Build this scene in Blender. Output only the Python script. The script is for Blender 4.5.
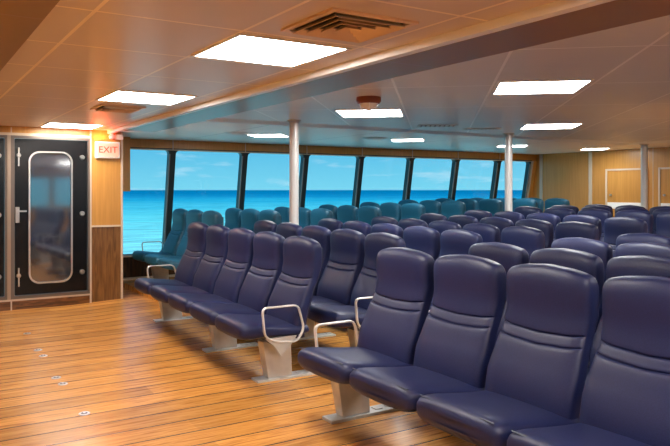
import bpy, bmesh, math, random
from mathutils import Vector, Matrix
random.seed(7)
for o in list(bpy.data.objects): bpy.data.objects.remove(o, do_unlink=True)
scene = bpy.context.scene
COL = scene.collection
PI = math.pi

# ---------------------------------------------------------------- camera
H = 1.55
TH = math.atan(435/690.0)
cd = bpy.data.cameras.new('camera')
cam = bpy.data.objects.new('camera', cd); COL.objects.link(cam)
cd.sensor_fit = 'HORIZONTAL'; cd.sensor_width = 36.0
cd.lens = 36.0*690/670
cd.shift_y = -33/670.0
cd.clip_start = 0.05; cd.clip_end = 60000
cam.location = (0, 0, H)
cam.rotation_euler = (PI/2, 0, -TH)
scene.camera = cam

# ---------------------------------------------------------------- view, world, sun
scene.view_settings.view_transform = 'Standard'
scene.view_settings.look = 'None'
scene.view_settings.gamma = 1.0
scene.view_settings.exposure = 0.38
LAMP = 25.0
world = bpy.data.worlds.new('sky'); scene.world = world
world.use_nodes = True
wt = world.node_tree; wt.nodes.clear()
def wn(t, **k):
    n = wt.nodes.new(t)
    for a, b in k.items(): setattr(n, a, b)
    return n
tc = wn('ShaderNodeTexCoord'); sep = wn('ShaderNodeSeparateXYZ')
wt.links.new(tc.outputs['Generated'], sep.inputs[0])
rp = wn('ShaderNodeValToRGB'); wt.links.new(sep.outputs['Z'], rp.inputs[0])
e = rp.color_ramp.elements
e[0].position = 0.0; e[0].color = (0.20, 0.64, 0.84, 1)
e[1].position = 1.0; e[1].color = (0.02, 0.12, 0.40, 1)
x = e.new(0.05); x.color = (0.12, 0.52, 0.78, 1)
x = e.new(0.25); x.color = (0.06, 0.36, 0.72, 1)
mp = wn('ShaderNodeMapping'); mp.inputs['Scale'].default_value = (5, 5, 26)
wt.links.new(tc.outputs['Generated'], mp.inputs[0])
nz = wn('ShaderNodeTexNoise'); nz.inputs['Scale'].default_value = 2.6; nz.inputs['Detail'].default_value = 7
nz.inputs['Roughness'].default_value = 0.55
wt.links.new(mp.outputs[0], nz.inputs['Vector'])
cr = wn('ShaderNodeValToRGB'); wt.links.new(nz.outputs['Fac'], cr.inputs[0])
cr.color_ramp.elements[0].position = 0.56; cr.color_ramp.elements[0].color = (0, 0, 0, 1)
cr.color_ramp.elements[1].position = 0.9; cr.color_ramp.elements[1].color = (1, 1, 1, 1)
mx = wn('ShaderNodeMix', data_type='RGBA'); mx.inputs[7].default_value = (0.62, 0.80, 0.92, 1)
wt.links.new(cr.outputs[0], mx.inputs[0]); wt.links.new(rp.outputs[0], mx.inputs[6])
bg = wn('ShaderNodeBackground'); bg.inputs['Strength'].default_value = 0.86
wt.links.new(mx.outputs[2], bg.inputs[0])
wo = wn('ShaderNodeOutputWorld'); wt.links.new(bg.outputs[0], wo.inputs[0])

sd = bpy.data.lights.new('sun', 'SUN'); sd.energy = 2.4; sd.angle = 0.01; sd.color = (1, .96, .9)
sun = bpy.data.objects.new('sun', sd); COL.objects.link(sun)
sun.rotation_euler = Vector((-0.35, -0.55, 1.0)).to_track_quat('Z', 'Y').to_euler()
sun.location = (0, 0, 30)

# ---------------------------------------------------------------- materials
def mat(name, col, rough=.5, metal=0.0, spec=.5, emit=None, estr=0.0):
    m = bpy.data.materials.new(name); m.use_nodes = True
    b = m.node_tree.nodes['Principled BSDF']
    b.inputs['Base Color'].default_value = (*col, 1); b.inputs['Roughness'].default_value = rough
    b.inputs['Metallic'].default_value = metal; b.inputs['Specular IOR Level'].default_value = spec
    if emit: b.inputs['Emission Color'].default_value = (*emit, 1); b.inputs['Emission Strength'].default_value = estr
    return m
def nodes(m): return m.node_tree.nodes, m.node_tree.links, m.node_tree.nodes['Principled BSDF']
def noisecol(m, c1, c2, scale=(1, 1, 1), nscale=4, detail=4, lo=.35, hi=.65, dist=0.0, bump=0.0):
    N, L, b = nodes(m)
    t = N.new('ShaderNodeTexCoord'); p = N.new('ShaderNodeMapping'); p.inputs['Scale'].default_value = scale
    L.new(t.outputs['Object'], p.inputs[0])
    n = N.new('ShaderNodeTexNoise'); n.inputs['Scale'].default_value = nscale; n.inputs['Detail'].default_value = detail
    n.inputs['Distortion'].default_value = dist
    L.new(p.outputs[0], n.inputs['Vector'])
    r = N.new('ShaderNodeValToRGB'); L.new(n.outputs['Fac'], r.inputs[0])
    r.color_ramp.elements[0].position = lo; r.color_ramp.elements[0].color = (*c1, 1)
    r.color_ramp.elements[1].position = hi; r.color_ramp.elements[1].color = (*c2, 1)
    L.new(r.outputs[0], b.inputs['Base Color'])
    if bump:
        bp = N.new('ShaderNodeBump'); bp.inputs['Strength'].default_value = bump; bp.inputs['Distance'].default_value = .002
        L.new(n.outputs['Fac'], bp.inputs['Height']); L.new(bp.outputs[0], b.inputs['Normal'])
    return m
def leather(name, c1, c2):
    m = mat(name, c1, .46, spec=.4); noisecol(m, c1, c2, nscale=160, detail=2, bump=.12)
    nodes(m)[2].inputs['Coat Weight'].default_value = .05; nodes(m)[2].inputs['Coat Roughness'].default_value = .35
    return m
M = {}
M['navy'] = leather('navy_vinyl', (.008, .013, .062), (.012, .018, .078))
M['navy_back'] = leather('navy_back_shell', (.012, .022, .050), (.016, .027, .06))
M['teal'] = leather('teal_vinyl', (.008, .085, .15), (.011, .10, .175))  # window daylight tint put into the vinyl colour of these seats
M['teal_back'] = leather('teal_back_shell', (.008, .035, .055), (.01, .04, .06))  # same window tint put into the shell colour
M['steel'] = mat('brushed_steel', (.62, .60, .57), .28, 1.0)
M['satin'] = mat('satin_aluminium', (.80, .79, .77), .34, .35)
M['alu'] = noisecol(mat('painted_aluminium', (.55, .55, .53), .38, .35), (.50, .50, .49), (.60, .60, .58), nscale=9)
M['beam'] = mat('grey_beam', (.22, .22, .23), .45, .6)
M['pole'] = mat('satin_pole', (.66, .64, .62), .35, .25)
M['cream'] = mat('cream_trim', (.62, .52, .40), .4)
M['white'] = mat('white_trim', (.90, .92, .92), .35)
M['ochre'] = noisecol(mat('ochre_laminate', (.5, .27, .08), .32), (.50, .235, .045), (.58, .285, .062), scale=(14, 14, .6), nscale=3, detail=5)
M['black'] = mat('black_door_paint', (.006, .006, .007), .2, spec=.3)
M['frame'] = mat('window_frame_dark', (.010, .024, .026), .35)
M['reveal'] = mat('window_reveal_grey', (.20, .24, .25), .4)  # light on the frame's side face put into a paler grey
M['lamp'] = mat('lamp_diffuser', (.9, .9, .9), .5, emit=(1.0, .93, .85), estr=LAMP)
M['lampcool'] = mat('lamp_diffuser_cool', (.9, .9, .9), .5, emit=(.96, .96, .93), estr=LAMP)
M['dark'] = mat('vent_dark', (.02, .018, .016), .7)
M['ventslat'] = mat('vent_slat', (.80, .58, .38), .4)
M['ventgrey'] = mat('vent_grey', (.80, .80, .78), .4)
M['detector'] = mat('detector_base', (.22, .05, .02), .4)
M['clear'] = mat('clear_dome', (.85, .82, .78), .12, spec=.8)
M['rubber'] = mat('black_rubber', (.02, .02, .02), .6)
M['kick'] = mat('grey_kick_strip', (.28, .26, .24), .5)

def wood(name, c1, c2, c3, scale):
    m = mat(name, c1, .3); N, L, b = nodes(m)
    t = N.new('ShaderNodeTexCoord'); p = N.new('ShaderNodeMapping'); p.inputs['Scale'].default_value = scale
    L.new(t.outputs['Object'], p.inputs[0])
    w = N.new('ShaderNodeTexNoise'); w.inputs['Scale'].default_value = 3; w.inputs['Detail'].default_value = 6; w.inputs['Distortion'].default_value = 1.2
    L.new(p.outputs[0], w.inputs['Vector'])
    r = N.new('ShaderNodeValToRGB'); L.new(w.outputs['Fac'], r.inputs[0])
    r.color_ramp.elements[0].position = .36; r.color_ramp.elements[0].color = (*c1, 1)
    r.color_ramp.elements[1].position = .66; r.color_ramp.elements[1].color = (*c3, 1)
    q = r.color_ramp.elements.new(.5); q.color = (*c2, 1)
    L.new(r.outputs[0], b.inputs['Base Color']); return m
M['walnut'] = wood('walnut_panel', (.13, .055, .014), (.19, .085, .024), (.25, .115, .034), (9, 9, .8))
M['walnut_h'] = wood('walnut_board', (.06, .022, .006), (.17, .065, .018), (.25, .10, .03), (1.2, 9, 9))
M['walnut_d'] = wood('dark_walnut_panel', (.02, .009, .004), (.055, .024, .01), (.09, .04, .015), (9, 9, 1.1))

def panel_mat(name, col, rough, metal=.0, ang=0.0, pu=1.0, pv=1.0, ou=0.0, ov=0.0, joint=(.8, .6, .4), jw=.006, bumpw=.15):
    """ceiling panels: satin sheet with thin joints on a grid turned by ang"""
    m = mat(name, col, rough, metal, spec=.35); N, L, b = nodes(m)
    t = N.new('ShaderNodeTexCoord'); p = N.new('ShaderNodeMapping'); p.vector_type = 'POINT'
    p.inputs['Rotation'].default_value = (0, 0, -ang)
    L.new(t.outputs['Object'], p.inputs[0])
    s = N.new('ShaderNodeSeparateXYZ'); L.new(p.outputs[0], s.inputs[0])
    masks = []
    for out, per, off in ((s.outputs['X'], pu, ou), (s.outputs['Y'], pv, ov)):
        a = N.new('ShaderNodeMath'); a.operation = 'SUBTRACT'; L.new(out, a.inputs[0]); a.inputs[1].default_value = off
        g = N.new('ShaderNodeMath'); g.operation = 'PINGPONG'; L.new(a.outputs[0], g.inputs[0]); g.inputs[1].default_value = per/2
        c = N.new('ShaderNodeMath'); c.operation = 'LESS_THAN'; L.new(g.outputs[0], c.inputs[0]); c.inputs[1].default_value = jw/2*1.5
        masks.append(c)
    mxm = N.new('ShaderNodeMath'); mxm.operation = 'MAXIMUM'; L.new(masks[0].outputs[0], mxm.inputs[0]); L.new(masks[1].outputs[0], mxm.inputs[1])
    n = N.new('ShaderNodeTexNoise'); n.inputs['Scale'].default_value = 1.3; n.inputs['Detail'].default_value = 1
    L.new(t.outputs['Object'], n.inputs['Vector'])
    mc = N.new('ShaderNodeMix'); mc.data_type = 'RGBA'
    mc.inputs[6].default_value = (*col, 1); mc.inputs[7].default_value = (*joint, 1)
    L.new(mxm.outputs[0], mc.inputs[0]); L.new(mc.outputs[2], b.inputs['Base Color'])
    bp = N.new('ShaderNodeBump'); bp.inputs['Strength'].default_value = bumpw; bp.inputs['Distance'].default_value = .01
    L.new(n.outputs['Fac'], bp.inputs['Height']); L.new(bp.outputs[0], b.inputs['Normal'])
    return m
GA = math.radians(49.4)
M['ceil_aisle'] = panel_mat('ceiling_aisle_panels', (.70, .585, .475), .30, .0, 0, .745, .83, .76, 3.28, joint=(1, .85, .62), jw=.013)
M['ceil_coffer'] = panel_mat('ceiling_coffer_panels', (.74, .735, .72), .36, .0, GA, 1.42, .772, 5.62, .33, joint=(1, 1, .98), jw=.013)
M['ceil_rim'] = panel_mat('ceiling_rim_panels', (.95, .90, .84), .38, .0, 0, 1.8, 9.0, .3, 2.0, joint=(.35, .35, .33), jw=.010)
M['ceil_band'] = panel_mat('ceiling_band_panels', (.28, .16, .02), .30, .0, 0, 50, 2.5, 20, 3.4, joint=(.32, .2, .1), jw=.008)

def floor_mat():
    m = mat('teak_deck', (.5, .25, .08), .26); N, L, b = nodes(m)
    t = N.new('ShaderNodeTexCoord')
    br = N.new('ShaderNodeTexBrick'); L.new(t.outputs['Object'], br.inputs['Vector'])
    br.offset = .37; br.offset_frequency = 2
    br.inputs['Color1'].default_value = (0.0, 0, 0, 1); br.inputs['Color2'].default_value = (1, 1, 1, 1)
    br.inputs['Mortar'].default_value = (.5, .5, .5, 1); br.inputs['Scale'].default_value = 1.0
    br.inputs['Mortar Size'].default_value = .0; br.inputs['Mortar Smooth'].default_value = .1
    br.inputs['Brick Width'].default_value = 2.6; br.inputs['Row Height'].default_value = .235
    p = N.new('ShaderNodeMapping'); p.inputs['Scale'].default_value = (1.1, 15, 1); L.new(t.outputs['Object'], p.inputs[0])
    n = N.new('ShaderNodeTexNoise'); n.inputs['Scale'].default_value = 2.4; n.inputs['Detail'].default_value = 8; n.inputs['Distortion'].default_value = .8
    n.inputs['Roughness'].default_value = .6
    L.new(p.outputs[0], n.inputs['Vector'])
    r = N.new('ShaderNodeValToRGB'); L.new(n.outputs['Fac'], r.inputs[0])
    r.color_ramp.elements[0].position = .30; r.color_ramp.elements[0].color = (.34, .125, .022, 1)
    r.color_ramp.elements[1].position = .72; r.color_ramp.elements[1].color = (.78, .38, .10, 1)
    q = r.color_ramp.elements.new(.5); q.color = (.62, .275, .06, 1)
    hv = N.new('ShaderNodeHueSaturation'); L.new(r.outputs[0], hv.inputs['Color'])
    mr = N.new('ShaderNodeMapRange'); L.new(br.outputs['Color'], mr.inputs[0]); mr.inputs[3].default_value = .78; mr.inputs[4].default_value = 1.16
    L.new(mr.outputs[0], hv.inputs['Value'])
    sx = N.new('ShaderNodeSeparateXYZ'); L.new(t.outputs['Object'], sx.inputs[0])
    pp = N.new('ShaderNodeMath'); pp.operation = 'PINGPONG'; L.new(sx.outputs['Y'], pp.inputs[0]); pp.inputs[1].default_value = .1175
    lt = N.new('ShaderNodeMath'); lt.operation = 'LESS_THAN'; L.new(pp.outputs[0], lt.inputs[0]); lt.inputs[1].default_value = .0062
    mc = N.new('ShaderNodeMix'); mc.data_type = 'RGBA'; L.new(lt.outputs[0], mc.inputs[0])
    L.new(hv.outputs[0], mc.inputs[6]); mc.inputs[7].default_value = (.05, .022, .01, 1)
    L.new(mc.outputs[2], b.inputs['Base Color'])
    bp = N.new('ShaderNodeBump'); bp.inputs['Strength'].default_value = .25; bp.inputs['Distance'].default_value = .002
    iv = N.new('ShaderNodeMath'); iv.operation = 'SUBTRACT'; iv.inputs[0].default_value = 1; L.new(lt.outputs[0], iv.inputs[1])
    L.new(iv.outputs[0], bp.inputs['Height']); L.new(bp.outputs[0], b.inputs['Normal'])
    return m
M['floor'] = floor_mat()

def glass_mat(name, tint, refl=.08):
    m = bpy.data.materials.new(name); m.use_nodes = True; N = m.node_tree.nodes; L = m.node_tree.links; N.clear()
    tr = N.new('ShaderNodeBsdfTransparent'); tr.inputs[0].default_value = (*tint, 1)
    gl = N.new('ShaderNodeBsdfGlossy'); gl.inputs['Roughness'].default_value = .02
    mxs = N.new('ShaderNodeMixShader'); mxs.inputs[0].default_value = refl
    o = N.new('ShaderNodeOutputMaterial'); L.new(tr.outputs[0], mxs.inputs[1]); L.new(gl.outputs[0], mxs.inputs[2]); L.new(mxs.outputs[0], o.inputs[0])
    return m
M['glass'] = glass_mat('window_glass', (.96, 1, 1), .03)
M['doorglass'] = mat('dark_door_glass', (.02, .03, .045), .06, spec=1.0)
nodes(M['doorglass'])[2].inputs['IOR'].default_value = 2.2

def sea_mat():
    m = mat('sea_water', (.02, .4, .5), .22); N, L, b = nodes(m)
    t = N.new('ShaderNodeTexCoord')
    ln = N.new('ShaderNodeVectorMath'); ln.operation = 'LENGTH'; L.new(t.outputs['Object'], ln.inputs[0])
    lg = N.new('ShaderNodeMath'); lg.operation = 'LOGARITHM'; L.new(ln.outputs['Value'], lg.inputs[0]); lg.inputs[1].default_value = 10
    # patches of shallow and deep water
    pm = N.new('ShaderNodeMapping'); pm.inputs['Scale'].default_value = (.006, .03, 1); L.new(t.outputs['Object'], pm.inputs[0])
    n1 = N.new('ShaderNodeTexNoise'); n1.inputs['Scale'].default_value = 1; n1.inputs['Detail'].default_value = 5; L.new(pm.outputs[0], n1.inputs['Vector'])
    a = N.new('ShaderNodeMath'); a.operation = 'MULTIPLY_ADD'; L.new(n1.outputs['Fac'], a.inputs[0]); a.inputs[1].default_value = .55; L.new(lg.outputs[0], a.inputs[2])
    mr = N.new('ShaderNodeMapRange'); L.new(a.outputs[0], mr.inputs[0]); mr.inputs[1].default_value = 1.9; mr.inputs[2].default_value = 3.5
    r = N.new('ShaderNodeValToRGB'); L.new(mr.outputs[0], r.inputs[0]); E_ = r.color_ramp.elements
    E_[0].position = .1; E_[0].color = (.34, .86, .84, 1)
    E_[1].position = 1.0; E_[1].color = (.0, .22, .42, 1)
    q = E_.new(.40); q.color = (.13, .72, .76, 1)
    q = E_.new(.66); q.color = (.02, .44, .62, 1)
    q = E_.new(.80); q.color = (.005, .28, .50, 1)
    # wavelets
    pw = N.new('ShaderNodeMapping'); pw.inputs['Scale'].default_value = (.10, .35, 1); L.new(t.outputs['Object'], pw.inputs[0])
    n2 = N.new('ShaderNodeTexNoise'); n2.inputs['Scale'].default_value = 1; n2.inputs['Detail'].default_value = 6; n2.inputs['Roughness'].default_value = .65; L.new(pw.outputs[0], n2.inputs['Vector'])
    m2 = N.new('ShaderNodeMapRange'); L.new(n2.outputs['Fac'], m2.inputs[0]); m2.inputs[1].default_value = .3; m2.inputs[2].default_value = .7; m2.inputs[3].default_value = .62; m2.inputs[4].default_value = 1.32
    hv = N.new('ShaderNodeHueSaturation'); L.new(r.outputs[0], hv.inputs['Color']); L.new(m2.outputs[0], hv.inputs['Value'])
    L.new(hv.outputs[0], b.inputs['Base Color'])
    b.inputs['Specular IOR Level'].default_value = .0; b.inputs['Roughness'].default_value = 1
    return m
M['sea'] = sea_mat()

# ---------------------------------------------------------------- mesh helpers
class MB:
    def __init__(s): s.v = []; s.f = []
    def add(s, vs, fs):
        o = len(s.v); s.v += [tuple(p) for p in vs]; s.f += [tuple(i+o for i in f) for f in fs]
    def box(s, x0, x1, y0, y1, z0, z1):
        s.add([(x0, y0, z0), (x1, y0, z0), (x1, y1, z0), (x0, y1, z0), (x0, y0, z1), (x1, y0, z1), (x1, y1, z1), (x0, y1, z1)],
              [(0, 3, 2, 1), (4, 5, 6, 7), (0, 1, 5, 4), (1, 2, 6, 5), (2, 3, 7, 6), (3, 0, 4, 7)])
    def hexa(s, p): s.add(p, [(0, 3, 2, 1), (4, 5, 6, 7), (0, 1, 5, 4), (1, 2, 6, 5), (2, 3, 7, 6), (3, 0, 4, 7)])
    def loft(s, rings, cap=True, closed=False):
        n = len(rings[0]); vs = [p for r in rings for p in r]; fs = []
        m = len(rings)
        for i in range(m if closed else m-1):
            j = (i+1) % m
            for k in range(n):
                l = (k+1) % n
                fs.append((i*n+k, i*n+l, j*n+l, j*n+k))
        if cap and not closed: fs.append(tuple(reversed(range(n)))); fs.append(tuple((m-1)*n+k for k in range(n)))
        s.add(vs, fs)
    def lathe(s, prof, c=(0, 0, 0), n=24, axis='z'):
        rings = []
        for r, h in prof:
            ring = []
            for k in range(n):
                a = 2*PI*k/n
                if axis == 'z': ring.append((c[0]+r*math.cos(a), c[1]+r*math.sin(a), c[2]+h))
                elif axis == 'y': ring.append((c[0]+r*math.cos(a), c[1]+h, c[2]+r*math.sin(a)))
                else: ring.append((c[0]+h, c[1]+r*math.cos(a), c[2]+r*math.sin(a)))
            rings.append(ring)
        s.loft(rings)
    def bar(s, path, w, t, closed=False):
        """flat bar swept along a path in the XZ plane at path y; w = width along Y, t = thickness"""
        n = len(path); rings = []
        for i, p in enumerate(path):
            a = Vector(path[(i-1) % n] if (closed or i > 0) else p); b = Vector(path[(i+1) % n] if (closed or i < n-1) else p)
            d = (b-a).normalized(); nn = Vector((-d.z, 0, d.x)); p = Vector(p); Y = Vector((0, 1, 0))
            ring = []
            for k in range(8):
                an = PI/8+k*PI/4
                ring.append(p+nn*(t/2*1.08*max(-.93, min(.93, 1.2*math.cos(an))))+Y*(w/2*1.08*max(-.93, min(.93, 1.2*math.sin(an)))))
            rings.append(ring)
        s.loft(rings, closed=closed)
    def build(s, name, m, parent=None, smooth=False, bevel=0.0, loc=None, rot=None, autos=None):
        me = bpy.data.meshes.new(name); me.from_pydata(s.v, [], s.f)
        bm = bmesh.new(); bm.from_mesh(me)
        bmesh.ops.recalc_face_normals(bm, faces=bm.faces)
        if bevel: bmesh.ops.bevel(bm, geom=list(bm.edges), offset=bevel, segments=2, affect='EDGES', profile=.5)
        for f in bm.faces: f.smooth = smooth
        if smooth:
            for ed in bm.edges:
                if len(ed.link_faces) == 2 and ed.calc_face_angle(0) > math.radians(autos or 50): ed.smooth = False
        bm.to_mesh(me); bm.free()
        me.materials.append(m)
        o = bpy.data.objects.new(name, me); COL.objects.link(o)
        if parent: o.parent = parent
        if loc: o.location = loc
        if rot: o.rotation_euler = rot
        return o
def tag(o, label=None, cat=None, group=None, kind=None):
    if label: o['label'] = label
    if cat: o['category'] = cat
    if group: o['group'] = group
    if kind: o['kind'] = kind
    return o
def empty(name, loc, label, cat, group=None, rz=0):
    o = bpy.data.objects.new(name, None); COL.objects.link(o); o.location = loc; o.rotation_euler = (0, 0, rz)
    o.empty_display_size = .1
    return tag(o, label, cat, group)
def struct(name, mb, m, parent=None, **k):
    o = mb.build(name, m, parent, **k)
    if not parent: o['kind'] = 'structure'
    return o
def copy_tree(o, parent=None):
    c = o.copy(); COL.objects.link(c); c.parent = parent
    for ch in list(o.children): copy_tree(ch, c)
    return c
def sbox(*a):
    m = MB(); m.box(*a); return m

# ---------------------------------------------------------------- dimensions
ZA, ZB, ZR, ZC = 2.375, 2.335, 2.36, 2.382     # aisle ceiling, bands, rim, seat coffer
XW = 12.3; YW = 11.4; YD = 9.75; X0 = -5.5; Y0 = -7.5
def fz(X, Y):
    t = max(0, min(1, (X-4.6)/4.6)); a = max(0, min(1, (Y-5)/3)); b = max(0, min(1, X-1.8))
    return .13*t*t*(3-2*t)+.035*a*a*(3-2*a)*b*b*(3-2*b)
# ---------------------------------------------------------------- floor
def grid_floor(xs, ys, top, thick, name, m):
    mb = MB(); nx, ny = len(xs), len(ys)
    vs = [(x, y, top(x, y)) for y in ys for x in xs]+[(x, y, top(x, y)-thick) for y in ys for x in xs]
    fs = []; n = nx*ny
    for j in range(ny-1):
        for i in range(nx-1):
            a = j*nx+i; fs.append((a, a+1, a+nx+1, a+nx)); fs.append((n+a, n+a+nx, n+a+nx+1, n+a+1))
    for i in range(nx-1):
        fs.append((i, n+i, n+i+1, i+1)); a = (ny-1)*nx+i; fs.append((a, a+1, n+a+1, n+a))
    for j in range(ny-1):
        a = j*nx; fs.append((a, a+nx, n+a+nx, n+a)); a += nx-1; fs.append((a, n+a, n+a+nx, a+nx))
    mb.add(vs, fs); return struct(name, mb, m)
xs = [X0, 0, 1.8, 2.0, 2.2, 2.4, 2.6, 2.8, 3, 4, 4.6]+[4.6+.46*k for k in range(1, 11)]+[XW]
grid_floor(xs, [Y0, 0, 5, 5.5, 6, 6.5, 7, 7.5, 8, YW], fz, .08, 'floor', M['floor'])
PLAT = .07
def pz(X, Y): return fz(X, Y)+PLAT
grid_floor([2.95, 3.5, 4, 4.6]+[4.6+.46*k for k in range(1, 11)]+[XW], [8.72, 11.3], pz, .095, 'floor_platform', M['floor'])

# ---------------------------------------------------------------- ceiling
struct('ceiling_aisle', sbox(.56, 2.48, Y0, YD, ZA, ZA+.1), M['ceil_aisle'])
struct('ceiling_band_right', sbox(2.48, 2.92, Y0, 9.2, ZB, ZB+.16), M['ceil_band'])
struct('ceiling_band_left', sbox(.0, .56, Y0, YD, ZB, ZB+.16), M['ceil_band'])
struct('ceiling_port', sbox(X0, .0, Y0, YD, ZC, ZC+.1), M['ceil_coffer'])
struct('ceiling', sbox(2.92, 10.97, Y0, 7.6, ZC, ZC+.1), M['ceil_coffer'])
mb = MB(); mb.box(2.92, XW, 7.6, YW, ZR, ZR+.14); mb.box(10.97, XW, Y0, 7.6, ZR, ZR+.14); mb.box(2.48, 2.92, 9.2, YW, ZR, ZR+.14)
struct('ceiling_rim', mb, M['ceil_rim'])
struct('ceiling_roof', sbox(X0-.2, XW+.2, Y0-.2, YW+.2, 2.56, 2.66), M['ceil_rim'])
# step trims
struct('trim_1', sbox(2.425, 2.485, Y0, YD, ZB-.006, ZA), M['white'])
mb = MB()
def cove(a, b, f):
    p = [(0, ZC), (.15, ZR-.008), (.19, ZR-.008), (.19, ZC)]
    mb.loft([[f(a, q, z) for q, z in p], [f(b, q, z) for q, z in p]])
cove(2.92, 10.85, lambda t, q, z: (t, 7.46+q, z))
cove(Y0, 7.65, lambda t, q, z: (10.84+q, t, z))
struct('trim_2', mb, M['white'])

# ---------------------------------------------------------------- door wall (left end)
struct('wall_left', sbox(X0, .15, YD, YD+.12, 0, 2.4), M['ochre'])
mb = MB(); mb.box(.15, 2.19, YD, YD+.12, 2.285, 2.4)
struct('wall_left_header', mb, M['ochre'])
struct('wall_left_upper', sbox(2.205, 2.62, YD, YD+.10, 1.065, 2.4), M['ochre'])
struct('wall_left_lower', sbox(2.205, 2.62, YD, YD+.10, 0, 1.04), M['walnut'])
struct('wall_left_return', sbox(2.52, 2.62, YD+.10, YW, 0, 2.4), M['ochre'])
struct('baseboard_left', sbox(.15, 2.19, YD, YD+.10, 0, .115), M['walnut_h'])
struct('trim_3', sbox(2.19, 2.212, YD-.014, YD+.1, 0, 2.36), M['cream'])
struct('trim_4', sbox(2.212, 2.61, YD-.012, YD+.1, 1.04, 1.065), M['cream'])
struct('trim_5', sbox(2.608, 2.636, YD-.012, YD+.12, 0, 2.36), M['cream'])
struct('trim_6', sbox(.15, 2.19, YD-.012, YD+.1, .115, .14), M['cream'])
struct('trim_7', sbox(1.205, 1.222, YD-.006, YD+.1, 0, .115), M['cream'])
struct('trim_8', sbox(.15, 2.19, YD-.012, YD+.1, 2.255, 2.29), M['cream'])
struct('trim_9', sbox(1.205, 1.222, YD-.006, YD+.1, 2.29, 2.36), M['cream'])

def rrect(x0, x1, z0, z1, r, n=6):
    pts = []
    for cx, cz, a0 in ((x1-r, z1-r, 0), (x0+r, z1-r, PI/2), (x0+r, z0+r, PI), (x1-r, z0+r, 1.5*PI)):
        for k in range(n+1):
            a = a0+PI/2*k/n; pts.append((cx+r*math.cos(a), cz+r*math.sin(a)))
    return pts
def ring_xz(outer, inner, y0, y1, mapf=None):
    """frame between two outlines of the same point count, from y0 to y1"""
    f = mapf or (lambda x, z, y: (x, y, z)); n = len(outer)
    mb = MB()
    vs = [f(x, z, y0) for x, z in outer]+[f(x, z, y0) for x, z in inner]+[f(x, z, y1) for x, z in outer]+[f(x, z, y1) for x, z in inner]
    fs = []
    for k in range(n):
        l = (k+1) % n
        fs += [(k, l, n+l, n+k), (2*n+k, 3*n+k, 3*n+l, 2*n+l), (k, 2*n+k, 2*n+l, l), (n+k, n+l, 3*n+l, 3*n+k)]
    mb.add(vs, fs); return mb
def plate_xz(pts, y0, y1, mapf=None):
    f = mapf or (lambda x, z, y: (x, y, z)); mb = MB()
    mb.loft([[f(x, z, y0) for x, z in pts], [f(x, z, y1) for x, z in pts]]); return mb

def make_door(name, xa, xb, hinge_right=True, glass=True):
    root = bpy.data.objects.new(name, None); COL.objects.link(root); root.location = (xa, YD, .14); root['kind'] = 'structure'
    w = xb-xa; h = 2.115
    def B(nm, mb, m, p=root, **k): return mb.build(nm, m, p, **k)
    # door frame (jambs and head)
    B('door_frame', ring_xz([(0, 0), (w, 0), (w, h), (0, h)], [(.045, .04), (w-.03, .04), (w-.03, h-.035), (.045, h-.035)], -.018, .1), M['alu_dark'])
    gx0, gx1, gz0, gz1 = .235, w-.245, .20, 1.90
    outer = rrect(.05, w-.035, .045, h-.04, .012); inner = rrect(gx0, gx1, gz0, gz1, .12)
    leaf = B('door_leaf', ring_xz(outer, inner, .0, .05), M['black'])
    B('window_trim', ring_xz(rrect(gx0-.022, gx1+.022, gz0-.022, gz1+.022, .14), rrect(gx0, gx1, gz0, gz1, .12), -.014, .0), M['steel'])
    B('door_glass', plate_xz(inner, .012, .022), M['doorglass'])
    # lever handle on its plate
    hp = sbox(.055, .105, -.016, 0, .985, 1.19).build('handle_plate', M['steel'], root, bevel=.004)
    m2 = MB(); m2.lathe([(.011, -.05), (.011, 0)], (.08, -.012, 1.135), 12, 'y'); m2.box(.07, .185, -.062, -.046, 1.126, 1.146)
    m2.build('lever', M['steel'], hp)
    for z in (1.86, .30):
        m3 = MB(); m3.lathe([(.0, -.03), (.022, -.03), (.028, -.02), (.028, 0)], (.095, 0, z), 16, 'y')
        m3.box(.087, .103, -.024, -.008, z-.14, z+.10)
        m3.build('dog_latch', M['steel'], root)
    for z in (1.85, 1.09, .30):
        m4 = MB(); m4.lathe([(.0, -.022), (.026, -.022), (.034, -.012), (.034, 0)], (w-.10, 0, z), 18, 'y')
        m4.build('round_bolt', M['steel'], root, smooth=True)
    return root
M['alu_dark'] = mat('dark_grey_door_frame', (.16, .13, .11), .35, .5)
make_door('door_1', 1.205, 2.19)
make_door('door_2', .18, 1.165)
struct('trim_10', sbox(1.165, 1.205, YD-.024, YD+.1, .14, 2.255), mat('bronze_mullion', (.40, .31, .24), .3, .7))

# hidden room side walls that close the cabin
struct('wall_rear', sbox(X0-.12, X0, Y0, YW, 0, 2.5), M['ochre'])
mb = MB(); mb.box(X0, XW, Y0-.12, Y0, 0, .95); mb.box(X0, XW, Y0-.12, Y0, 2.0, 2.5)
for k in range(13): mb.box(X0+k*1.45, X0+k*1.45+.16, Y0-.12, Y0, .95, 2.0)
struct('wall_front', mb, M['ochre'])

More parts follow.
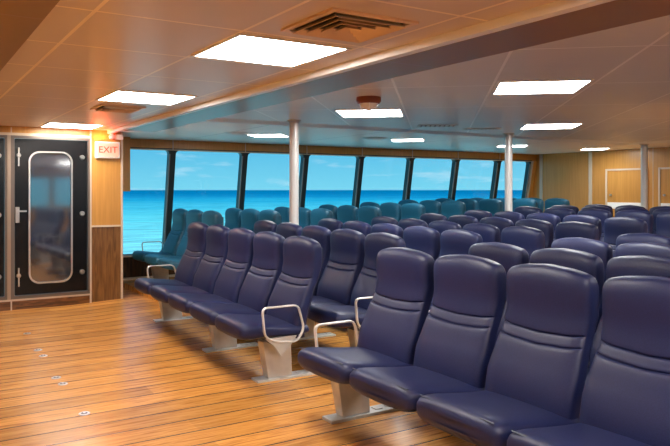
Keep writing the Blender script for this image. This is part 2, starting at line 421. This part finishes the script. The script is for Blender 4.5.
# ---------------------------------------------------------------- right wall (ochre panels)
mb = MB(); mb.box(XW, XW+.12, Y0, 10.9, 0, 2.5)
_p = [(10.9, 0), (11.27, 0), (11.27, .5), (11.01, 2.205), (11.01, 2.5), (10.9, 2.5)]
mb.loft([[(XW, y, z) for y, z in _p], [(XW+.12, y, z) for y, z in _p]])
struct('wall_right', mb, M['ochre'])
def tb(n, *a, m='cream'): return struct('trim_%d' % n, sbox(*a), M[m])
tb(11, XW-.015, XW, 10.70, 10.78, 0, ZR); tb(12, XW-.015, XW, 9.38, 9.46, 0, ZR)
tb(20, XW-.004, XW, 7.99, 8.00, 0, ZR)
def wall_door(name, ya, yb):
    r = bpy.data.objects.new(name, None); COL.objects.link(r); r.location = (XW, ya, .15); r['kind'] = 'structure'
    w = yb-ya; h = 1.83
    m = MB(); m.box(-.03, 0, 0, .035, 0, h); m.box(-.03, 0, w-.035, w, 0, h); m.box(-.03, 0, .035, w-.035, h-.035, h); m.build('door_frame', M['cream'], r)
    sbox(-.012, 0, .035, w-.035, 0, h-.035).build('door_leaf', M['ochre'], r)
    sbox(-.028, -.012, .05, w-.05, 1.02, 1.15).build('push_rail', M['white'], r)
    l = MB(); l.lathe([(.0, -.045), (.02, -.045), (.02, 0)], (-.012, w-.13, 1.30), 12, 'x'); l.build('door_knob', M['steel'], r)
wall_door('door_3', 8.1, 9.04); wall_door('door_4', 6.8, 7.87)

# ---------------------------------------------------------------- window wall (far side), raked glazing
ZT, ZS = 2.205, .50
RK = .18
def yk(z): return 10.9+(ZT-z)*RK
struct('wall_back_valance', sbox(2.63, XW, 10.9, 11.02, ZT, ZR), M['ochre'])
struct('trim_13', sbox(2.63, XW, 10.892, 11.0, ZT-.012, ZT+.004), M['cream'])
mb = MB()
mb.hexa([(2.6, yk(ZS)-.02, 0), (XW, yk(ZS)-.02, 0), (XW, yk(ZS)+.12, 0), (2.6, yk(ZS)+.12, 0), (2.6, yk(ZS)-.02, ZS-.03), (XW, yk(ZS)-.02, ZS-.03), (XW, yk(ZS)+.12, ZS-.03), (2.6, yk(ZS)+.12, ZS-.03)])
struct('wall_back', mb, M['walnut_d'])
struct('trim_14', sbox(2.63, XW, yk(ZS)-.06, yk(ZS)+.12, ZS-.03, ZS), M['cream'])
struct('baseboard_back', sbox(2.63, XW, yk(ZS)-.05, yk(ZS)-.02, 0, PLAT+.07), M['cream'])
mull = [2.60]+[3.80+1.222*k+(-.045 if k == 0 else .02) for k in range(7)]+[12.17]
def rk(x, z, y): return (x, yk(z)+y, z)
for i in range(len(mull)-1):
    a, b = mull[i], mull[i+1]
    r = bpy.data.objects.new('window_%d' % (i+1), None); COL.objects.link(r); r['kind'] = 'structure'
    inner = rrect(a+.055, b-.055, ZS+.01, ZT-.005, .07)
    n = len(inner)//4
    outer = []
    for k, (cx, cz) in enumerate(((b, ZT+.02), (a, ZT+.02), (a, ZS-.02), (b, ZS-.02))): outer += [(cx, cz)]*n
    ring_xz(outer, inner, 0, .11, rk).build('window_frame', M['frame'], r)
    plate_xz(rrect(a+.05, b-.05, ZS, ZT, .06), .05, .056, rk).build('window_pane', M['glass'], r)
    # pale reveal strip painting the light on the frame's left cheek
    m = MB(); m.hexa([rk(b-.062, ZS+.06, -.012), rk(b-.040, ZS+.06, -.012), rk(b-.040, ZS+.06, 0), rk(b-.062, ZS+.06, 0),
                      rk(b-.062, ZT-.07, -.012), rk(b-.040, ZT-.07, -.012), rk(b-.040, ZT-.07, 0), rk(b-.062, ZT-.07, 0)])
    m.build('glazing_bead', M['reveal'], r)
    if 0 < i: struct('trim_%d' % (30+i), sbox(a-.006, a+.006, 10.888, 10.9, ZT, ZR), M['cream'])
# end post between the last window and the right wall
m = MB(); m.hexa([rk(12.17, ZS, -.03), rk(XW, ZS, -.03), rk(XW, ZS, .11), rk(12.17, ZS, .11), rk(12.17, ZT, -.03), rk(XW, ZT, -.03), rk(XW, ZT, .11), rk(12.17, ZT, .11)])
struct('trim_15', m, M['ochre'])
m = MB(); m.hexa([rk(12.15, ZS, -.045), rk(12.18, ZS, -.045), rk(12.18, ZS, 0), rk(12.15, ZS, 0), rk(12.15, ZT, -.045), rk(12.18, ZT, -.045), rk(12.18, ZT, 0), rk(12.15, ZT, 0)])
struct('trim_16', m, M['cream'])
# short hanging side board at the left end of the windows
struct('trim_17', sbox(2.64, 2.98, 10.6, 10.66, 1.53, ZR), M['ochre'])

# ---------------------------------------------------------------- sea
s = MB(); s.add([(-30000, 12, 0), (30000, 12, 0), (30000, 40000, 0), (-30000, 40000, 0)], [(0, 1, 2, 3)])
sea = s.build('sea', M['sea'], loc=(0, 0, -5.5)); tag(sea, 'turquoise open sea beyond the windows, darker blue at the horizon', 'sea', kind='stuff')

# ---------------------------------------------------------------- poles
def pole(x, label, y=7.25, top=ZC):
    zf = fz(x, y)
    r = empty('support_pole', (x, y, zf), label, 'pole', 'white ceiling support poles')
    m = MB(); m.lathe([(.056, 0), (.056, top-zf)], (0, 0, 0), 28); m.build('shaft', M['pole'], r, smooth=True)
    m = MB(); m.lathe([(.085, 0), (.085, .012), (.06, .03), (.056, .03)], (0, 0, top-zf-.031+.0), 28)
    m2 = MB(); m2.lathe([(.056, 0), (.075, .018), (.085, .022), (.085, .03)], (0, 0, top-zf-.03), 28); m2.build('collar', M['pole'], r, smooth=True)
    m3 = MB(); m3.lathe([(.09, 0), (.09, .012), (.058, .02)], (0, 0, 0), 28); m3.build('base_flange', M['pole'], r, smooth=True)
pole(3.992, 'leftmost white ceiling pole in front of the windows')
pole(7.60, 'middle white ceiling pole in front of the last windows')
pole(11.05, 'rightmost white ceiling pole in front of the ochre wall', 7.35, ZR)

# ---------------------------------------------------------------- seats
def sgn_pow(c, p): return math.copysign(abs(c)**p, c)
def lerp_tab(tab, z):
    for (a, b), (c, d) in zip(tab, tab[1:]):
        if z <= c: t = (z-a)/(c-a); t = max(0, t); t = t*t*(3-2*t)*.4+t*.6; return b+(d-b)*t
    return tab[-1][1]
FRONT = [(.34, -.215), (.45, -.228), (.56, -.208), (.70, -.145), (.82, -.085), (.92, -.065), (1.04, -.070), (1.16, -.062)]
REAR = [(.34, -.105), (.45, -.103), (.56, -.080), (.70, -.032), (.82, .030), (.92, .056), (1.04, .058), (1.16, .048)]
HW = [(.34, .280), (.50, .290), (.62, .292), (.80, .272), (.95, .280), (1.16, .278)]
def backrest_mesh(part):
    """part 'front' upholstery or 'shell' thin hard back; local origin at bench base, X0 = top of back"""
    mb = MB(); N = 40
    zs = [.345, .352, .37, .40, .46, .52, .58, .64, .70, .735, .750, .756, .758, .762, .766, .770, .780, .795, .808, .814, .818, .822, .826, .832, .845, .88, .92, .97, 1.02, 1.05, 1.075]
    nd = 9
    rings = []
    def ring(z, sw, st, dome=0):
        out = []
        xf, xr, hw = lerp_tab(FRONT, z), lerp_tab(REAR, z), lerp_tab(HW, z)
        mid, th = (xf+xr)/2, (xr-xf)/2
        groove = 0
        for g in (.762, .818): groove += .009*math.exp(-((z-g)/.004)**2)
        for k in range(N):
            a = 2*PI*k/N
            c, s_ = sgn_pow(math.cos(a), .25), sgn_pow(math.sin(a), .36)
            u = c
            bell = math.exp(-((z-.79)/.10)**2)
            zz = z + bell*.022*(u*u-.5) + dome*0
            zz -= max(0, (z-.98)/.18)*(.030*u*u)
            x = mid + th*st*s_
            if s_ < 0:
                x += groove*(1 if abs(u) < .97 else .3)
                x += .014*abs(u)**6 - .010*(1-u*u)
            out.append((x, hw*sw*c, zz))
        return out
    for i, z in enumerate(zs):
        sw = st = 1
        if i == 0: sw, st = .97, .7
        rings.append(ring(z, sw, st))
    for k in range(1, nd+1):
        t = k/nd; a = t*PI/2
        z = 1.075+.085*math.sin(a)
        rings.append(ring(z, 1-.20*(1-math.cos(a))**1.25, max(.04, math.cos(a)**.8)))
    mb.loft(rings); return mb
def cushion_mesh():
    mb = MB(); N = 36
    # levels along X from the front lip to the back
    tab = [(-.74, .02, .44, .82), (-.736, .040, .436, .88), (-.725, .054, .438, .93), (-.705, .064, .440, .965), (-.67, .069, .440, .985), (-.62, .068, .437, 1), (-.55, .060, .436, 1), (-.45, .054, .428, 1), (-.35, .05, .420, 1), (-.25, .048, .414, 1), (-.17, .045, .412, 1), (-.12, .035, .41, .97)]
    rings = []
    for x, h, zc, w in tab:
        r = []
        for k in range(N):
            a = 2*PI*k/N; c, s_ = sgn_pow(math.cos(a), .35), sgn_pow(math.sin(a), .6)
            z = zc + h*s_ + (.010*(1-c*c) if s_ > 0 else 0)
            r.append((.03 + x + .018*c*c if x < -.6 else x+.03, .303*w*c, z))
        rings.append(r)
    mb.loft(rings); return mb
def seam_mesh():
    # stitched welt across the cushion front edge
    mb = MB(); rings = []
    for k in range(13):
        y = -.26+.52*k/12
        rings.append([(-.670+dx, y, .506+dz) for dx, dz in ((-.004, 0), (0, .003), (.004, 0), (0, -.003))])
    mb.loft(rings); return mb
def rail_path(y, dx=0):
    pts = []
    x0, x1, z0, z1, r = -.545, -.185, .335, .628, .045
    corners = [(x0+.02, z1), (x1-.02, z1), (x1+.035, .43), (x1-.03, z0), (-.41, z0+.02), (x0+.045, .40)]
    n = len(corners)
    for i, c in enumerate(corners):
        p = Vector((corners[i-1][0], 0, corners[i-1][1])); q = Vector((c[0], 0, c[1])); s_ = Vector((corners[(i+1) % n][0], 0, corners[(i+1) % n][1]))
        a = q+(p-q).normalized()*r; b = q+(s_-q).normalized()*r
        for t in (0, .25, .5, .75, 1):
            v = a*(1-t)**2+q*2*t*(1-t)+b*t*t; pts.append((v.x+dx, y, v.z))
    return pts
def share(me, name, m, parent, loc):
    o = bpy.data.objects.new(name, me); COL.objects.link(o); o.parent = parent; o.location = loc; return o
_cache = {}
def get(key, fn, m, **k):
    if key not in _cache:
        o = fn().build(key, m, **k); _cache[key] = o.data; bpy.data.objects.remove(o)
    return _cache[key]
def leg_mesh():
    mb = MB()
    # tapered sheet-metal pedestal: leaning forward at the top
    b = [(-.40, -.045), (-.18, -.045), (-.18, .045), (-.40, .045)]
    t = [(-.455, -.055), (-.20, -.055), (-.20, .055), (-.455, .055)]
    rings = []
    for f in (0, 1):
        rings.append([((b[i][0]*(1-f)+t[i][0]*f), (b[i][1]*(1-f)+t[i][1]*f), .022+.308*f) for i in range(4)])
    mb.loft(rings); return mb
def foot_mesh():
    mb = MB(); mb.box(-.50, .06, -.065, .065, 0, .022); mb.box(-.12, -.06, -.03, .03, .022, .03); mb.box(-.02, .03, -.02, .02, .022, .03); return mb
def bracket_mesh():
    mb = MB()
    pts = [(-.50, .385), (-.22, .385), (-.27, .32), (-.36, .235), (-.42, .32)]
    mb.loft([[(x, -.008, z) for x, z in pts], [(x, .008, z) for x, z in pts]]); return mb

def make_bench(ys, legs, colour, arms=(True, True)):
    """bench facing -X; local origin on the floor below the middle of the backs"""
    root = bpy.data.objects.new('seat_bench', None); COL.objects.link(root); root.empty_display_size = .2
    mf, ms = M[colour], M[colour+'_back']
    bk = get('backrest_'+colour, lambda: backrest_mesh('f'), mf, smooth=True, autos=70)
    cu = get('seat_cushion_'+colour, cushion_mesh, mf, smooth=True, autos=70)
    se = get('seam_'+colour, seam_mesh, ms, smooth=True)
    sh = get('back_shell_'+colour, shell_mesh, ms, smooth=True)
    for y in ys:
        b = share(bk, 'backrest', mf, root, (0, y, 0))
        share(sh, 'back_shell', ms, b, (0, 0, 0))
        c = share(cu, 'seat_cushion', mf, root, (0, y, 0))
        share(se, 'seam', ms, c, (0, 0, 0))
    a, b = min(ys)-.29, max(ys)+.29
    sbox(-.42, -.22, a+.02, b-.02, .325, .375).build('beam', M['beam'], root)
    for y in legs:
        l = share(get('leg', leg_mesh, M['alu'], bevel=.006), 'leg', None, root, (0, y, 0))
        share(get('foot_plate', foot_mesh, M['alu'], bevel=.003), 'foot_plate', None, l, (0, 0, 0))
    for y, on in ((a-.03, arms[0]), (b+.03, arms[1])):
        if not on: continue
        m = MB(); m.bar(rail_path(0), .030, .0145, closed=True)
        if 'arm' not in _cache:
            o = m.build('armrest', M['satin'], smooth=True); _cache['arm'] = o.data; bpy.data.objects.remove(o)
        r = share(_cache['arm'], 'armrest', None, root, (0, y, 0))
        share(get('bracket', bracket_mesh, M['alu']), 'bracket', None, r, (0, 0, 0))
    return root
def shell_mesh():
    mb = MB(); N = 13; rings = []
    for z in [.40, .46, .54, .62, .70, .78, .86, .94, 1.02, 1.07]:
        hw = lerp_tab(HW, z)*.86; xr = lerp_tab(REAR, z)
        r = []
        for k in range(N): r.append((xr+.012, -hw+2*hw*k/(N-1), z))
        for k in range(N): r.append((xr-.012, hw-2*hw*k/(N-1), z))
        rings.append(r)
    mb.loft(rings); return mb

SP = .632
ORD = ['front', 'second', 'third', 'fourth', 'fifth', 'sixth', 'seventh', 'eighth', 'ninth', 'tenth']
RX = [2.93, 3.81, 4.76, 5.64, 6.52, 7.41, 8.50, 9.38, 10.26]
SA = .642; A_Y = [-2*SA, -SA, 0, SA, 2*SA]; AC = 5.19+2*SA
A_L = [5.06-AC, 6.22-AC, 7.86-AC]
protoA = make_bench(A_Y, A_L, 'navy')
for k, X in enumerate(RX):
    o = protoA if k == 0 else copy_tree(protoA)
    o.location = (X+.03, AC, fz(X-.3, AC-.6)); o.rotation_euler = (math.radians(.45), 0, math.radians(-1.3))
    tag(o, 'navy vinyl five-seat bench in the middle block, %s row counted from the bare wooden floor' % ORD[k], 'bench', 'navy benches in the middle block')
SB = .622; BC = 3.73-2*SB
B_Y = [-2*SB, -SB, 0, SB, 2*SB]
protoB = make_bench(B_Y, [3.93-BC, 2.5-BC, 1.25-BC], 'navy')
for k, X in enumerate(RX[:5]):
    o = protoB if k == 0 else copy_tree(protoB)
    o.location = (X-.015, BC, fz(X-.3, BC))
    tag(o, 'navy vinyl bench in the nearest block at right, %s row from bare floor' % ORD[k], 'bench', 'navy benches in the nearest block')
CC = 10.42-.645
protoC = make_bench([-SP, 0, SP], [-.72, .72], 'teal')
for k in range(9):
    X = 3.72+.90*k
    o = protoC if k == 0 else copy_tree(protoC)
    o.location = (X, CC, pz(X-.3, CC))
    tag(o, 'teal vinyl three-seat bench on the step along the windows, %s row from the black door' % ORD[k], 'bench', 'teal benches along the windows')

# ---------------------------------------------------------------- ceiling lamps
def lamp(cx, cy, z, rz, size, label, group, cool=False):
    r = empty('ceiling_light', (cx, cy, z), label, 'ceiling light', group, rz)
    h = size/2
    ring = ring_xz([(-h-.02, -h-.02), (h+.02, -h-.02), (h+.02, h+.02), (-h-.02, h+.02)], [(-h, -h), (h, -h), (h, h), (-h, h)], -.008, .0, lambda x, z_, y: (x, z_, y))
    ring.build('frame', M['white'], r)
    sbox(-h, h, -h, h, -.006, .0).build('diffuser', M['lampcool' if cool else 'lamp'], r)
LG = 'square panel lights over the aisle'
lamp(1.86, 3.69, ZA, 0, .67, 'largest square aisle light, beside the big square vent', LG)
lamp(1.86, 6.12, ZA, 0, .67, 'middle square aisle light, in front of the small vent', LG)
lamp(1.86, 9.28, ZA, 0, .62, 'farthest square aisle light, right above the black door', LG)
for y in (1.1, -1.5, -4.1): lamp(1.86, y, ZA, 0, .67, 'square aisle light behind the camera', 'square aisle lights behind the camera')  # unseen lamps added for illumination, continuing the aisle row
CG = 'square lights over the seats'
lamp(4.37, 3.84, ZC, GA, .66, 'large diamond-set ceiling light over the seats, right of centre', CG, True)
lamp(4.30, 6.10, ZC, GA, .66, 'ceiling light over the seats beside the red smoke detector', CG, True)
lamp(7.15, 6.10, ZC, GA, .66, 'ceiling light over the seats between the middle and right poles', CG, True)
lamp(4.62, 9.18, ZR, GA, .5, 'ceiling light near the windows, left of the leftmost pole', CG, True)
lamp(6.95, 8.82, ZR, GA, .5, 'thin-looking ceiling light near the windows, between two poles', CG, True)
lamp(9.50, 8.98, ZR, GA, .5, 'ceiling light near the windows, beside the middle pole', CG, True)
lamp(11.55, 8.75, ZR, GA, .45, 'ceiling light against the ochre wall', CG, True)
for x_, y_ in ((4.4, .9), (7.3, 2.9), (7.2, -.6), (4.4, -2.6), (10.0, 1.5), (-2.5, 6.5), (-2.5, 3), (-2.5, -.5), (9.9, 4.6)):  # unseen lamps added to light the rest of the cabin
    lamp(x_, y_, ZC, GA, .66, 'square light over the seats outside the picture', 'seat lights outside the picture', True)

# ---------------------------------------------------------------- vents
def vent(cx, cy, z, size, label, slat, nring=4):
    r = empty('ceiling_vent', (cx, cy, z), label, 'vent', 'square air vents')
    h = size/2; f = lambda x, z_, y: (x, z_, y)
    sq = lambda s_: [(-s_, -s_), (s_, -s_), (s_, s_), (-s_, s_)]
    ring_xz(sq(h), sq(h-.03), -.012, 0, f).build('frame', slat, r)
    sbox(-h+.03, h-.03, -h+.03, h-.03, -.001, .0).build('duct', M['dark'], r)
    step = (h-.04)/nring
    for k in range(nring):
        a = h-.045-k*step; w = step*.45
        # louvre rings flare downwards
        mb = MB(); o, i = sq(a), sq(a-w)
        vs = [(x, y, -.024) for x, y in o]+[(x, y, -.028) for x, y in o]+[(x, y, -.006) for x, y in i]+[(x, y, -.002) for x, y in i]
        fs = []
        for q in range(4):
            l = (q+1) % 4
            fs += [(q, l, 4+l, 4+q), (4+q, 4+l, 8+l, 8+q), (8+q, 8+l, 12+l, 12+q), (12+q, 12+l, l, q)]
        mb.add(vs, fs); mb.build('louvre', slat, r)
vent(1.90, 2.89, ZA, .50, 'large square louvred vent beside the brightest aisle light', M['ventslat'])
vent(1.85, 7.02, ZA, .44, 'small square louvred vent behind the middle aisle light', M['ventslat'])
def slot_vent(cx, cy, z, rz, L_, W_, label, n):
    r = empty('slot_vent', (cx, cy, z), label, 'vent', 'grey slot vents', rz)
    f = lambda x, z_, y: (x, z_, y)
    rr = lambda a, b: [(-a, -b), (a, -b), (a, b), (-a, b)]
    ring_xz(rr(L_/2, W_/2), rr(L_/2-.03, W_/2-.03), -.01, 0, f).build('frame', M['ventgrey'], r)
    sbox(-L_/2+.03, L_/2-.03, -W_/2+.03, W_/2-.03, -.001, 0).build('duct', M['dark'], r)
    for k in range(n):
        x = -L_/2+.04+(L_-.08)*(k+.5)/n
        sbox(x-.014, x+.014, -W_/2+.03, W_/2-.03, -.012, -.002).build('slat', M['ventgrey'], r)
slot_vent(5.86, 6.82, ZC, math.radians(-34), .50, .26, 'grey slotted vent between the left and middle poles', 7)
slot_vent(6.68, 6.86, ZC, math.radians(-34), .50, .2, 'faint grey slotted vent left of the middle pole', 8)
def round_vent(cx, cy, label):
    r = empty('round_vent', (cx, cy, ZR), label, 'vent', 'round ceiling diffusers')
    m = MB(); m.lathe([(.02, -.03), (.11, -.028), (.17, -.012), (.20, 0)], (0, 0, 0), 28); m.build('diffuser_cone', M['ventgrey'], r, smooth=True)
round_vent(4.05, 9.0, 'round grey ceiling diffuser left of the leftmost pole')
round_vent(6.25, 8.75, 'round grey ceiling diffuser right of the leftmost pole')

# ---------------------------------------------------------------- smoke detector
r = empty('smoke_detector', (3.56, 5.08, ZC), 'red-brown round smoke detector with a clear dome under the ceiling', 'smoke detector')
m = MB(); m.lathe([(.11, 0), (.112, -.035), (.10, -.055), (.07, -.06)], (0, 0, 0), 28); m.build('base', M['detector'], r, smooth=True)
m = MB(); m.lathe([(.085, -.055), (.075, -.085), (.045, -.108), (.012, -.116)], (0, 0, 0), 24); m.build('dome', M['clear'], r, smooth=True)
for k in range(3):
    m = MB(); a = 2*PI*k/3
    m.bar([(-.088, 0, -.056), (-.07, 0, -.092), (0, 0, -.122), (.07, 0, -.092), (.088, 0, -.056)], .01, .006)
    m.build('guard_bar', M['white'], r, rot=(0, 0, PI*k/3))

# ---------------------------------------------------------------- exit sign and emergency light
r = empty('exit_sign', (2.42, YD, 2.10), 'lit white exit sign with red letters on the ochre panel', 'sign')
sbox(-.165, .165, -.055, -.001, -.115, .115).build('housing', M['white'], r, bevel=.012)
M['exitface'] = mat('exit_face', (.75, .40, .30), .4, emit=(1.0, .40, .28), estr=.30)
plate_xz(rrect(-.145, .145, -.095, .095, .02), -.060, -.055).build('face', M['exitface'], r)
cu = bpy.data.curves.new('letters', 'FONT'); cu.body = 'EXIT'; cu.size = .125; cu.align_x = 'CENTER'; cu.align_y = 'CENTER'; cu.extrude = .002
M['exitred'] = mat('exit_letters', (.7, .03, .01), .4, emit=(1.0, .06, .02), estr=.35)
t = bpy.data.objects.new('tmp_text', cu); COL.objects.link(t)
bpy.context.view_layer.update()
me = bpy.data.meshes.new_from_object(t.evaluated_get(bpy.context.evaluated_depsgraph_get())); bpy.data.objects.remove(t)
me.materials.clear(); me.materials.append(M['exitred'])
o = bpy.data.objects.new('letters', me); COL.objects.link(o); o.parent = r; o.location = (0, -.0625, 0); o.rotation_euler = (PI/2, 0, 0)
ld = bpy.data.lights.new('exit_glow', 'AREA'); ld.shape = 'RECTANGLE'; ld.size = .14; ld.size_y = .03; ld.energy = 4.5; ld.color = (1, .08, .03)
lo = bpy.data.objects.new('exit_glow', ld); COL.objects.link(lo); lo.parent = r; lo.location = (-.10, -.05, .135); lo.rotation_euler = (PI+.0, 0, 0)

r = empty('emergency_lamp', (2.52, YD, 2.285), 'small white twin-head emergency lamp above the exit sign', 'lamp')
sbox(.0, .11, -.06, -.001, -.035, .035).build('body', M['white'], r, bevel=.008)
m = MB(); m.lathe([(.02, 0), (.036, -.02), (.036, -.06), (.03, -.065)], (-.05, -.02, 0), 18, 'y'); m.build('lamp_head', M['white'], r, smooth=True)
sbox(-.02, .0, -.04, -.02, -.01, .01).build('arm', M['white'], r)

# ---------------------------------------------------------------- deck fittings
FL = [((1.16, 8.07), 'farthest small steel deck socket, near the black door'),
      ((1.13, 7.18), 'steel deck socket of the far pair, the one nearer the door'),
      ((1.13, 6.90), 'steel deck socket of the far pair, the one nearer the camera'),
      ((1.09, 6.04), 'steel deck socket of the near pair, the one nearer the door'),
      ((1.10, 5.82), 'steel deck socket of the near pair, the one nearer the camera'),
      ((1.08, 4.97), 'nearest single steel deck socket in the planks')]
def socket():
    r = bpy.data.objects.new('deck_socket', None); COL.objects.link(r)
    m = MB(); m.lathe([(.038, 0), (.038, .004), (.031, .007), (.025, .005)], (0, 0, 0), 24); m.build('rim', M['steel'], r, smooth=True)
    m = MB(); m.lathe([(.022, .004), (.022, .0062)], (0, 0, 0), 16); m.build('plug', M['rubber'], r)
    m = MB(); m.lathe([(.009, .006), (.009, .009)], (0, 0, 0), 12); m.build('screw', M['steel'], r)
    return r
proto = socket()
for i, ((x_, y_), lab) in enumerate(FL):
    o = proto if i == 0 else copy_tree(proto)
    o.location = (x_, y_, 0); tag(o, lab, 'deck fitting', 'steel deck sockets')
